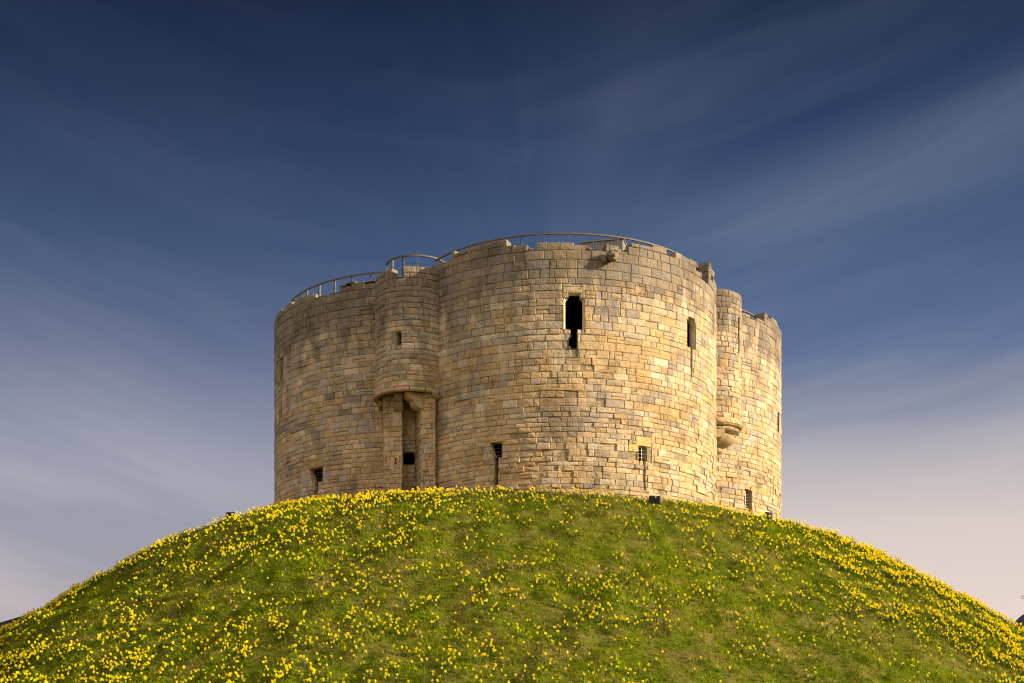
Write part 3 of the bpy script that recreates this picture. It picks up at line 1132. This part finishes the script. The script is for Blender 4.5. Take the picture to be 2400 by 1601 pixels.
def railing(label, cc, r, a0, a1, post_angles, z_foot, extra=None, Z_RAIL=Z_RAIL):
    t = thing('railing', label, 'railing', (cc[0], cc[1], z_foot), 'handrails round the top of the tower')
    L = lambda x, y, z: (x - cc[0], y - cc[1], z - z_foot)
    mb = MB()
    n = max(8, int(abs(a1 - a0) * r / 0.2))
    pts = [L(cc[0] + r * math.sin(a0 + (a1 - a0) * i / n), cc[1] - r * math.cos(a0 + (a1 - a0) * i / n), Z_RAIL - 0.05) for i in range(n + 1)]
    if extra:
        pts = [L(*p) for p in extra] + pts
    mb.tube(pts, 0.05, sq=(0.034, 0.026))
    h = mb.build('handrail', [BRONZE], t)
    for a in post_angles:
        mb = MB()
        for s_ in (-0.032, 0.032):
            an = a + s_ / r
            x, y = cc[0] + r * math.sin(an), cc[1] - r * math.cos(an)
            p = L(x, y, (Z_RAIL - 0.1 + z_foot) / 2)
            mb.box(p, 0.016, 0.06, Z_RAIL - 0.1 - z_foot, an)
        mb.build('post', [STEEL], t)
    mb = MB()                                          # thin wires between the posts
    for q in range(3):
        zz = z_foot + 0.35 + q * 0.2
        mb.tube([(p[0], p[1], zz - z_foot) for p in pts], 0.004, 3)
    mb.build('wire', [STEEL], t)
    return t


RR = RL - 0.5885
cf, cl_, cr_ = CEN['front'], CEN['left'], CEN['right']
pa = lambda c, xs: [hit(x, 0, c, RR)[0] for x in xs]
railing('bronze handrail curving over the front lobe, tallest and longest in view', cf, RR, math.radians(-58), math.radians(76),
        pa(cf, (1068, 1118, 1169, 1221, 1275, 1334, 1392, 1448, 1497, 1545, 1585, 1615, 1638)), 21.2)
railing('bronze handrail along the left lobe, sloping down to the left edge of the keep', cl_, RR, math.radians(-66), math.radians(-6.5),
        pa(cl_, (693, 720, 749, 785, 825, 869)) + [math.radians(-7)], 21.2)
railing('dark handrail behind the right lobe parapet beside the slender turret', cr_, RR, math.radians(20), math.radians(66),
        pa(cr_, (1722, 1745, 1770, 1797)), 21.2, Z_RAIL=22.06)
TRl = 1.18
tl = thing  # keep a short name free
railing('bronze handrail hooped round the head of the left turret', (TLc[0] + 0.16, TLc[1] + 0.15), 1.22, math.radians(-85), math.radians(75),
        [math.radians(a) for a in (-80, -48, -22, 6, 70)], 20.98, Z_RAIL=22.10)

mb = MB()
q = P2(1423, 62.4)
mb.box((0, 0, 0.55), 1.9, 2.6, 1.1, math.radians(-14), bev=0.02)
mb.box((0, 0, 1.13), 2.0, 2.7, 0.05, math.radians(-14))
o = mb.build('roof_hatch', [PANEL])
ztop_h = (Y_H - 566) / F_PX * 61.3 + EYE
o.location = (q[0], q[1], ztop_h - 1.15)
o['label'] = 'pale grey boxy roof housing behind the front handrail beside the gargoyle'
o['category'] = 'roof housing'

def in_tower(x, y, m=0.05):
    r = np.zeros(x.shape, bool)
    for nm in CEN:
        cx, cy, _ = CEN[nm]
        r |= np.hypot(x - cx, y - cy) < RL + m
    r |= np.hypot(x - TLc[0], y - TLc[1]) < 1.3
    return r


# ------------------------------------------------------------------ floodlights in the flowers
def floodlight(px, depth, w, h, lift, rot, label, sticker=False):
    if depth is None:                                   # on the very edge of the mound
        dd = np.linspace(50, 68, 200)
        xx = (px - 1200) / F_PX * dd
        depth = float(dd[np.argmin(np.where(in_tower(xx, dd, 0.3), 9e9, project(xx, dd, hill_z(xx, dd))[1]))])
    x = (px - 1200) / F_PX * depth
    z = float(hill_z(np.array([x]), np.array([depth]))[0])
    t = thing('floodlight', label, 'floodlight', (x, depth, z - 0.03), 'floodlights at the foot of the tower')
    t.rotation_euler = (0, 0, rot)
    mb = MB()
    mb.box((0, 0, lift + h / 2), w, 0.16, h, 0, bev=0.015)
    for k in range(5):
        mb.box((-w * 0.36 + k * w * 0.18, -0.095, lift + h / 2), 0.012, 0.03, h * 0.8)
    b = mb.build('housing', [BLACK], t)
    mb = MB()
    mb.box((0, 0.083, lift + h / 2), w * 0.86, 0.012, h * 0.82)
    mb.build('lamp_glass', [GLASSY], t)
    mb = MB()
    for s_ in (-1, 1):
        mb.box((s_ * (w / 2 + 0.012), 0, (lift + h * 0.6) / 2), 0.016, 0.05, lift + h * 0.6)
    mb.box((0, 0, 0.03), w + 0.04, 0.12, 0.06)
    mb.build('bracket', [BLACK], t)
    if sticker:
        mb = MB()
        mb.box((0.02, -0.1125, lift + h * 0.78), 0.045, 0.006, 0.045)
        mb.build('sticker', [YELLOWP], b)
    return t


floodlight(1534, 51.9, 0.42, 0.30, 0.10, math.radians(8), 'black floodlight with a small yellow sticker below the barred front window', True)
floodlight(1801, None, 0.32, 0.26, 0.10, math.radians(30), 'black floodlight below the right lobe where the wall meets the sky')
floodlight(540, None, 0.34, 0.24, 0.14, math.radians(-20), 'small black floodlight on the crest of the mound left of the tower')

# ------------------------------------------------------------------ buildings beyond the mound
def far_house():
    p0, p1 = Vector((-35.2, 100.0, 0)), Vector((-39.9, 106.4, 0))
    d = (p1 - p0).normalized()
    n = Vector((d.y, -d.x, 0))
    if n.y > 0:
        n = -n
    cen = p0 + d * 6
    t = thing('house', 'dark brown tiled roof of a building beyond the left foot of the mound', 'building', cen)
    L, W, ze, zr = 16.0, 5.0, 8.0, 12.98

    def q(a, b, z):
        v = d * a + n * b
        return (v.x, v.y, z)
    mb = MB()
    mb.add([q(-L, -W, 0), q(L, -W, 0), q(L, W, 0), q(-L, W, 0), q(-L, -W, ze), q(L, -W, ze), q(L, W, ze), q(-L, W, ze), q(-L, 0, zr - 0.25), q(L, 0, zr - 0.25)],
           [(0, 1, 5, 4), (2, 3, 7, 6), (1, 2, 6, 9, 5), (3, 0, 4, 8, 7)])
    o = mb.build('wall', [BRICK], t)
    fix_normals(o)
    mb = MB()
    e = 0.4
    zl = ze - (zr - ze) * e / W
    mb.add([q(-L - e, -W - e, zl), q(L + e, -W - e, zl), q(L + e, 0, zr), q(-L - e, 0, zr), q(L + e, W + e, zl), q(-L - e, W + e, zl),
            q(-L - e, -W - e, zl - .2), q(L + e, -W - e, zl - .2), q(L + e, 0, zr - .2), q(-L - e, 0, zr - .2), q(L + e, W + e, zl - .2), q(-L - e, W + e, zl - .2)],
           [(0, 1, 2, 3), (3, 2, 4, 5), (6, 9, 8, 7), (9, 11, 10, 8), (0, 6, 7, 1), (5, 4, 10, 11), (1, 7, 8, 2), (2, 8, 10, 4), (0, 3, 9, 6), (3, 5, 11, 9)])
    mb.tube([q(-L - e, 0, zr + 0.03), q(L + e, 0, zr + 0.03)], 0.09, 6)
    rf = mb.build('roof', [ROOFT], t)
    fix_normals(rf)


far_house()


def domed():
    cx, cy, cz, R = (2433 - 1200) / F_PX * 100.0, 100.0, 11.38, 1.9
    t = thing('domed_building', 'grey lead cupola with a gilt weathervane at the right edge beyond the mound', 'building', (cx, cy, 0))
    mb = MB()
    mb.box((2.5, 4.0, 4.0), 12, 10, 8.0)
    mb.box((2.5, 4.0, 8.15), 12.5, 10.5, 0.3)
    mb.build('wall', [PALE], t)
    mb = MB()
    mb.lathe((0, 0), [(1.75, 8.3), (1.75, 10.9), (2.0, 11.0), (2.0, 11.2), (1.85, 11.25)], seg=32)
    mb.build('drum', [PALE], t)
    mb = MB()
    mb.lathe((0, 0), [(R * math.cos(a), cz + R * math.sin(a)) for a in [i * math.pi / 2 / 14 for i in range(15)]], seg=40)
    for k in range(12):
        a = 2 * math.pi * (k + 0.35) / 12
        mb.tube([((R + 0.02) * math.cos(b) * math.sin(a), -(R + 0.02) * math.cos(b) * math.cos(a), cz + (R + 0.02) * math.sin(b)) for b in [i * math.pi / 2 / 12 for i in range(13)]],
                0.035, 5)
    mb.build('dome', [LEAD], t, smooth=False)
    zv = (Y_H - 1399.5) / F_PX * 100 + EYE
    mb = MB()
    mb.tube([(0, 0, cz + R - 0.05), (0, 0, zv + 0.5)], 0.04, 8)
    mb.lathe((0, 0), [(0.02, cz + R + 0.35), (0.14, cz + R + 0.45), (0.14, cz + R + 0.53), (0.02, cz + R + 0.63)], seg=12)
    mb.tube([(-0.95, 0, zv), (0.8, 0, zv)], 0.03, 6)
    for s_ in (-1, 1):
        mb.tube([(-0.85, 0, zv), (-0.98, 0, zv + 0.075 * s_), (-1.25, 0, zv + 0.075 * s_)], 0.032, 6)
    mb.add([(0.8, -0.02, zv - 0.2), (1.2, -0.02, zv), (0.8, -0.02, zv + 0.2), (0.8, 0.02, zv - 0.2), (1.2, 0.02, zv), (0.8, 0.02, zv + 0.2)],
           [(0, 1, 2), (5, 4, 3), (0, 3, 4, 1), (1, 4, 5, 2), (2, 5, 3, 0)])
    mb.build('weathervane', [GILT], t)


domed()

# ------------------------------------------------------------------ grass
def slope_frame(x, y):
    e = 0.25
    zx = (hill_smooth(x + e, y) - hill_smooth(x - e, y)) / (2 * e)
    zy = (hill_smooth(x, y + e) - hill_smooth(x, y - e)) / (2 * e)
    return zx, zy


def patches(x, y):
    """0 lush ... 1 dry straw, as the turf of the slope has it"""
    p = fbm(x / 2.6, y / 2.6, 61, 4)
    q = fbm(x / 0.7, y / 0.7, 77, 3)
    px, py = project(x, y, hill_smooth(x, y))
    dry = 0.10 * np.exp(-((x - XO - 2.2) / 5.5) ** 2 - ((hill_smooth(x, y) - 11.2) / 1.6) ** 2)
    return np.clip(((p * 0.62 + q * 0.38) + dry - 0.43) / 0.22, 0, 1)


def grass_points(n):
    r = np.sqrt(rng.uniform(11.3 ** 2, 33.5 ** 2, n))
    ps = rng.uniform(math.radians(-112), math.radians(112), n)
    x, y = XO + r * np.sin(ps), DC - r * np.cos(ps)
    z = hill_z(x, y)
    px, py = project(x, y, z)
    ok = (px > -250) & (px < 2650) & (py < 1760) & ~in_tower(x, y)
    return x[ok], y[ok], z[ok]


def build_grass():
    tx, ty, tz = grass_points(230000)                      # tufts
    n = len(tx)
    per = 3
    x = np.repeat(tx, per) + rng.normal(0, 0.045, n * per)
    y = np.repeat(ty, per) + rng.normal(0, 0.045, n * per)
    N = n * per
    z = hill_z(x, y) - 0.012
    zx, zy = slope_frame(x, y)
    dry = patches(x, y)
    tus = fbm(x / 0.42, y / 0.42, 5, 2)
    Hh = rng.uniform(0.06, 0.15, N) * (0.35 + 1.5 * tus) * (1 - 0.25 * dry)
    foot = np.minimum.reduce([np.abs(np.hypot(x - CEN[q][0], y - CEN[q][1]) - RL) for q in CEN])
    Hh = Hh * (1 + 1.3 * np.exp(-(foot / 0.35) ** 2))
    # lie of the grass: mostly combed downhill, with eddies
    ta = np.repeat(rng.uniform(-math.pi, math.pi, n), per)
    sw = fbm(x / 1.3, y / 1.3, 90, 2) * 5.0
    g = np.hypot(zx, zy) + 1e-6
    dxh, dyh = -zx / g, -zy / g
    lx = dxh * 0.55 + np.cos(ta + sw) * 0.75 + rng.normal(0, 0.3, N)
    ly = dyh * 0.55 + np.sin(ta + sw) * 0.75 + rng.normal(0, 0.3, N)
    L = np.hypot(lx, ly) + 1e-6
    lx, ly = lx / L, ly / L
    lean = rng.uniform(0.3, 1.25, N) * (1 + 0.5 * dry)
    lz = lx * zx + ly * zy
    wd = rng.uniform(0.006, 0.012, N) * 1.15
    a = rng.uniform(0, 2 * math.pi, N)
    wx, wy = np.cos(a) * wd, np.sin(a) * wd
    wz = wx * zx + wy * zy
    b = np.stack([x, y, z], -1)
    wv = np.stack([wx, wy, wz], -1)
    ld = np.stack([lx, ly, lz], -1)
    up = np.array([0, 0, 1.0])
    mid = b + up * (Hh * 0.62)[:, None] + ld * (Hh * lean * 0.35)[:, None]
    tip = b + up * (Hh * (1.0 - 0.25 * np.clip(lean - 0.5, 0, 1)))[:, None] + ld * (Hh * lean)[:, None]
    V = np.stack([b - wv, b + wv, mid + wv * 0.8, mid - wv * 0.8, tip], 1).reshape(-1, 3)
    i = np.arange(N)[:, None] * 5
    T = np.concatenate([i + [[0, 1, 2]], i + [[0, 2, 3]], i + [[3, 2, 4]]], 0)
    lush, mid_c, straw, deep = (np.array(v) for v in ((0.225, 0.325, 0.004), (0.37, 0.405, 0.008), (0.52, 0.38, 0.11), (0.075, 0.135, 0.004)))
    mixv = rng.random(N)[:, None]
    gcol = lush * mixv + mid_c * (1 - mixv)
    q = (fbm(x / 1.1, y / 1.1, 33, 3)[:, None] - 0.40) / 0.25
    gcol = gcol * np.clip(q, 0, 1) + (0.35 * gcol + 0.65 * deep) * (1 - np.clip(q, 0, 1))
    isdry = (rng.random(N) < 0.04 + 0.40 * dry ** 1.9)[:, None]
    colr = np.where(isdry, straw * rng.uniform(0.55, 1.1, N)[:, None], gcol)
    colr = colr * rng.uniform(0.8, 1.2, N)[:, None]
    C = np.repeat(colr, 5, axis=0)
    me = np_mesh('grass', V, T, C)
    o = link('grass', me, None, [GRASS])
    tag(o, 'rough green and straw coloured grass all over the mound', 'grass', None, 'stuff')


build_grass()

# ------------------------------------------------------------------ daffodils
def petal_geo(r, seed):
    """bloom facing +Z: six pointed petals and a trumpet; returns verts, quads, colours"""
    q = random.Random(seed)
    V, Fc, Cc = [], [], []
    for k in range(6):
        a = k * math.pi / 3 + q.uniform(-0.12, 0.12)
        l = r * q.uniform(0.88, 1.12)
        dz = q.uniform(-0.012, 0.006)
        ca, sa = math.cos(a), math.sin(a)
        w = r * 0.26
        pts = [(0.12 * r, 0, 0.0), (0.58 * l, -w, 0.004 + dz * .5), (l, 0, dz), (0.58 * l, w, 0.004 + dz * .5)]
        b = len(V)
        V += [(x * ca - y * sa, x * sa + y * ca, z) for x, y, z in pts]
        Fc.append((b, b + 1, b + 2, b + 3))
        f = q.uniform(0.9, 1.08)
        Cc += [(0.97 * f, 0.86 * f, 0.02)] * 4
    b = len(V)
    m = 6
    for rr, zz in ((0.20 * r, 0.0), (0.26 * r, 0.018), (0.40 * r, 0.034)):
        for k in range(m):
            a = 2 * math.pi * k / m
            V.append((rr * math.cos(a), rr * math.sin(a), zz))
            Cc.append((0.95, 0.70, 0.008))
    for i in range(2):
        for k in range(m):
            Fc.append((b + i * m + k, b + i * m + (k + 1) % m, b + (i + 1) * m + (k + 1) % m, b + (i + 1) * m + k))
    return np.array(V), np.array(Fc), np.array(Cc)


def leaf_geo(h, seed):
    """stem with a nodding top and strap leaves; returns verts, quads, colours"""
    q = random.Random(seed)
    V, Fc, Cc = [], [], []
    sc = (0.11, 0.17, 0.025)
    pts = [(0, 0, -0.03), (q.uniform(-.01, .01), q.uniform(-.01, .01), h * 0.55), (0, 0, h)]
    for i, p in enumerate(pts):
        for k in range(3):
            a = 2 * math.pi * k / 3
            V.append((p[0] + 0.0045 * math.cos(a), p[1] + 0.0045 * math.sin(a), p[2]))
            Cc.append(sc)
    for i in range(2):
        for k in range(3):
            Fc.append((i * 3 + k, i * 3 + (k + 1) % 3, i * 3 + 3 + (k + 1) % 3, i * 3 + 3 + k))
    for k in range(4):
        a = q.uniform(0, 6.28)
        lh = h * q.uniform(0.5, 0.9)
        ln = q.uniform(0.02, 0.10)
        ca, sa = math.cos(a), math.sin(a)
        w = q.uniform(0.006, 0.010)
        b = len(V)
        f = q.uniform(0.7, 1.2)
        for (d, z, ww) in ((0.01, -0.03, w), (0.01 + ln * 0.35, lh * 0.6, w), (0.01 + ln, lh, w * 0.35)):
            V += [(d * ca - ww * sa, d * sa + ww * ca, z), (d * ca + ww * sa, d * sa - ww * ca, z)]
            Cc += [(0.075 * f, 0.130 * f, 0.028 * f)] * 2
        for i in range(2):
            Fc.append((b + i * 2, b + i * 2 + 1, b + i * 2 + 3, b + i * 2 + 2))
    return np.array(V), np.array(Fc), np.array(Cc)


NV = 6
HV = [0.165 + 0.02 * k for k in range(NV)]
BLOOM = [petal_geo(0.039 + 0.002 * k, 100 + k) for k in range(NV)]
LEAVES = [leaf_geo(HV[k], 200 + k) for k in range(NV)]


def crest_y():
    """height in the photograph of the edge of the mound for every column"""
    rs = np.linspace(11.8, 36, 240)
    ps = np.radians(np.linspace(-150, 150, 901))
    Rg, Pg = np.meshgrid(rs, ps)
    X, Y = XO + Rg * np.sin(Pg), DC - Rg * np.cos(Pg)
    Z = hill_smooth(X, Y)
    px, py = project(X, Y, Z)
    out = np.full(2601, 9e9)
    i = (px + 100).astype(int)
    ok = (i >= 0) & (i < 2601)
    np.minimum.at(out, i[ok], py[ok])
    return np.array([out[max(0, k - 4):k + 5].min() for k in range(2601)])


CREST = crest_y()


def flower_sites():
    """ground positions: scattered over the slope with the drifts and bare places the photograph shows"""
    n = 230000
    r = np.sqrt(rng.uniform(11.6 ** 2, 33.0 ** 2, n))
    ps = rng.uniform(math.radians(-125), math.radians(125), n)
    x, y = XO + r * np.sin(ps), DC - r * np.cos(ps)
    z = hill_z(x, y)
    px, py = project(x, y, z)
    ok = (px > -80) & (px < 2480) & (py < 1680) & ~in_tower(x, y, 0.15)
    x, y, z, px, py, r, ps = (a[ok] for a in (x, y, z, px, py, r, ps))
    cy = CREST[np.clip((px + 100).astype(int), 0, 2600)]
    below = py - cy
    dep = np.clip(z, 0, 13)
    psd = np.degrees(ps)
    G = lambda v, m, s: np.exp(-((v - m) / s) ** 2)
    # world density per square metre
    d = 1.7 + 0.0 * x
    d += 9.0 * sstep(-psd, 42, 75) * G(below, 4, 16)                           # rim of the left flank
    d += 10.0 * sstep(-psd, -6, 25) * G(r, 13.0, 1.0)                          # row along the foot of the wall, left half
    d += 5.0 * sstep(psd, -6, 12) * G(r, 12.6, 0.55)                           # thinner row, right half
    d += 4.5 * G(px, 700, 330) * G(below, 60, 60) + 2.0 * G(px, 900, 300) * G(below, 110, 70)
    d += 9.0 * G(px, 60, 330) * sstep(py, 1462, 1530)                         # lower left drift
    d += 4.5 * G(px, 520, 330) * sstep(py, 1400, 1480)
    d += 2.8 * G(px, 1150, 350) * sstep(py, 1330, 1420) * (1 - 0.6 * sstep(py, 1540, 1600))
    d += 1.6 * G(px, 1500, 260) * G(py, 1430, 90)
    rt = sstep(px, 1750, 2050)
    d += 6.0 * rt * G(below, 10, 55) + 8.5 * sstep(px, 1830, 2100) * G(below, 75, 75) + 3.0 * G(px, 1850, 230) * G(below, 80, 70)
    d += 6.0 * sstep(px, 2200, 2400) * G(below, 120, 70)
    d -= 0.9 * sstep(px, 1450, 1700) * sstep(py, 1480, 1560) * (1 - sstep(px, 2250, 2400))
    gap = G(px, 250, 190) * G(below, 62, 30)                                    # bare strip below the left rim
    d *= 1 - 0.9 * np.clip(gap, 0, 1)
    d *= 1 - 0.75 * G(px, 1330, 330) * G(py, 1265, 45)                         # bare shoulder in the middle
    cl = fbm(x / 0.9, y / 0.9, 55, 2)
    cl2 = fbm(x / 0.32, y / 0.32, 58, 1)
    d = np.clip(d, 0, 40) * np.clip((cl - 0.28) / 0.24, 0.2, 1.4) * np.clip((cl2 - 0.2) / 0.35, 0.2, 1.4)
    area = 0.5 * (33.0 ** 2 - 11.6 ** 2) * math.radians(250)
    p = 3.8 * d * area / n
    keep = rng.random(len(x)) < p
    return x[keep], y[keep], z[keep]


def rot_to(d, spin):
    d = d.normalized()
    q = Vector((0, 0, 1)).rotation_difference(d)
    from mathutils import Quaternion
    return (q @ Quaternion((0, 0, 1), spin)).to_matrix()


def build_daffodils():
    x, y, z = flower_sites()
    n = len(x)
    print('daffodils', n)
    px, py = project(x, y, z + 0.22)
    seen = (px > 4) & (px < 2396) & (py < 1597)
    order = np.argsort(np.where(seen, y, 1e6))
    near = set(order[:300].tolist())
    bloom_me, leaf_me = [], []
    for k in range(NV):
        me = np_mesh('daffodil_bloom', BLOOM[k][0], BLOOM[k][1], BLOOM[k][2])
        me.materials.append(PETAL)
        bloom_me.append(me)
        me = np_mesh('daffodil_stem', LEAVES[k][0], LEAVES[k][1], LEAVES[k][2])
        me.materials.append(PETAL)
        leaf_me.append(me)
    Vs, Fs, Cs, base = [], [], [], 0
    for i in range(n):
        k = rnd.randrange(NV)
        sc = rnd.uniform(0.85, 1.2)
        # blooms turn to the light and the open side of the slope, nodding a little
        yaw = rnd.gauss(math.radians(42), math.radians(38))
        d = Vector((math.sin(yaw), -math.cos(yaw), rnd.uniform(-0.25, 0.45)))
        spin = rnd.uniform(0, 6.28)
        M = rot_to(d, spin)
        yawl = rnd.uniform(0, 6.28)
        lean = Vector((rnd.gauss(0, 0.05), rnd.gauss(-0.03, 0.05), 1)).normalized()
        p = Vector((x[i], y[i], z[i]))
        head = p + Vector((lean.x, lean.y, lean.z)) * HV[k] * sc + d.normalized() * 0.02
        if i in near:
            o = bpy.data.objects.new('daffodil', leaf_me[k])
            COL.objects.link(o)
            o.location = p
            o.rotation_mode = 'QUATERNION'
            from mathutils import Quaternion
            qq = Vector((0, 0, 1)).rotation_difference(lean) @ Quaternion((0, 0, 1), yawl)
            o.rotation_quaternion = qq
            o.scale = (sc, sc, sc)
            o['label'] = 'yellow daffodil in flower on the lower slope nearest the viewer'
            o['category'] = 'daffodil'
            o['group'] = 'daffodils on the lower slope'
            b = bpy.data.objects.new('bloom', bloom_me[k])
            COL.objects.link(b)
            b.parent = o
            inv = qq.inverted()
            b.location = (inv @ (head - p)) / sc
            b.rotation_mode = 'QUATERNION'
            b.rotation_quaternion = inv @ M.to_quaternion()
            continue
        Lm = np.array((Vector((0, 0, 1)).rotation_difference(lean)).to_matrix())
        ca, sa = math.cos(yawl), math.sin(yawl)
        Rz = np.array([[ca, -sa, 0], [sa, ca, 0], [0, 0, 1]])
        V, Fq, Cq = LEAVES[k]
        Vs.append((V @ Rz.T * sc) @ Lm.T + np.array(p))
        Fs.append(Fq + base)
        Cs.append(Cq)
        base += len(V)
        V, Fq, Cq = BLOOM[k]
        Vs.append(V @ np.array(M).T * sc + np.array(head))
        Fs.append(Fq + base)
        Cs.append(Cq * rnd.uniform(0.9, 1.1))
        base += len(V)
    me = np_mesh('daffodil_drift', np.concatenate(Vs), np.concatenate(Fs), np.concatenate(Cs))
    o = link('daffodil_drift', me, None, [PETAL])
    tag(o, 'drifts of yellow daffodils over the upper slope and along the foot of the tower', 'daffodils', None, 'stuff')


build_daffodils()
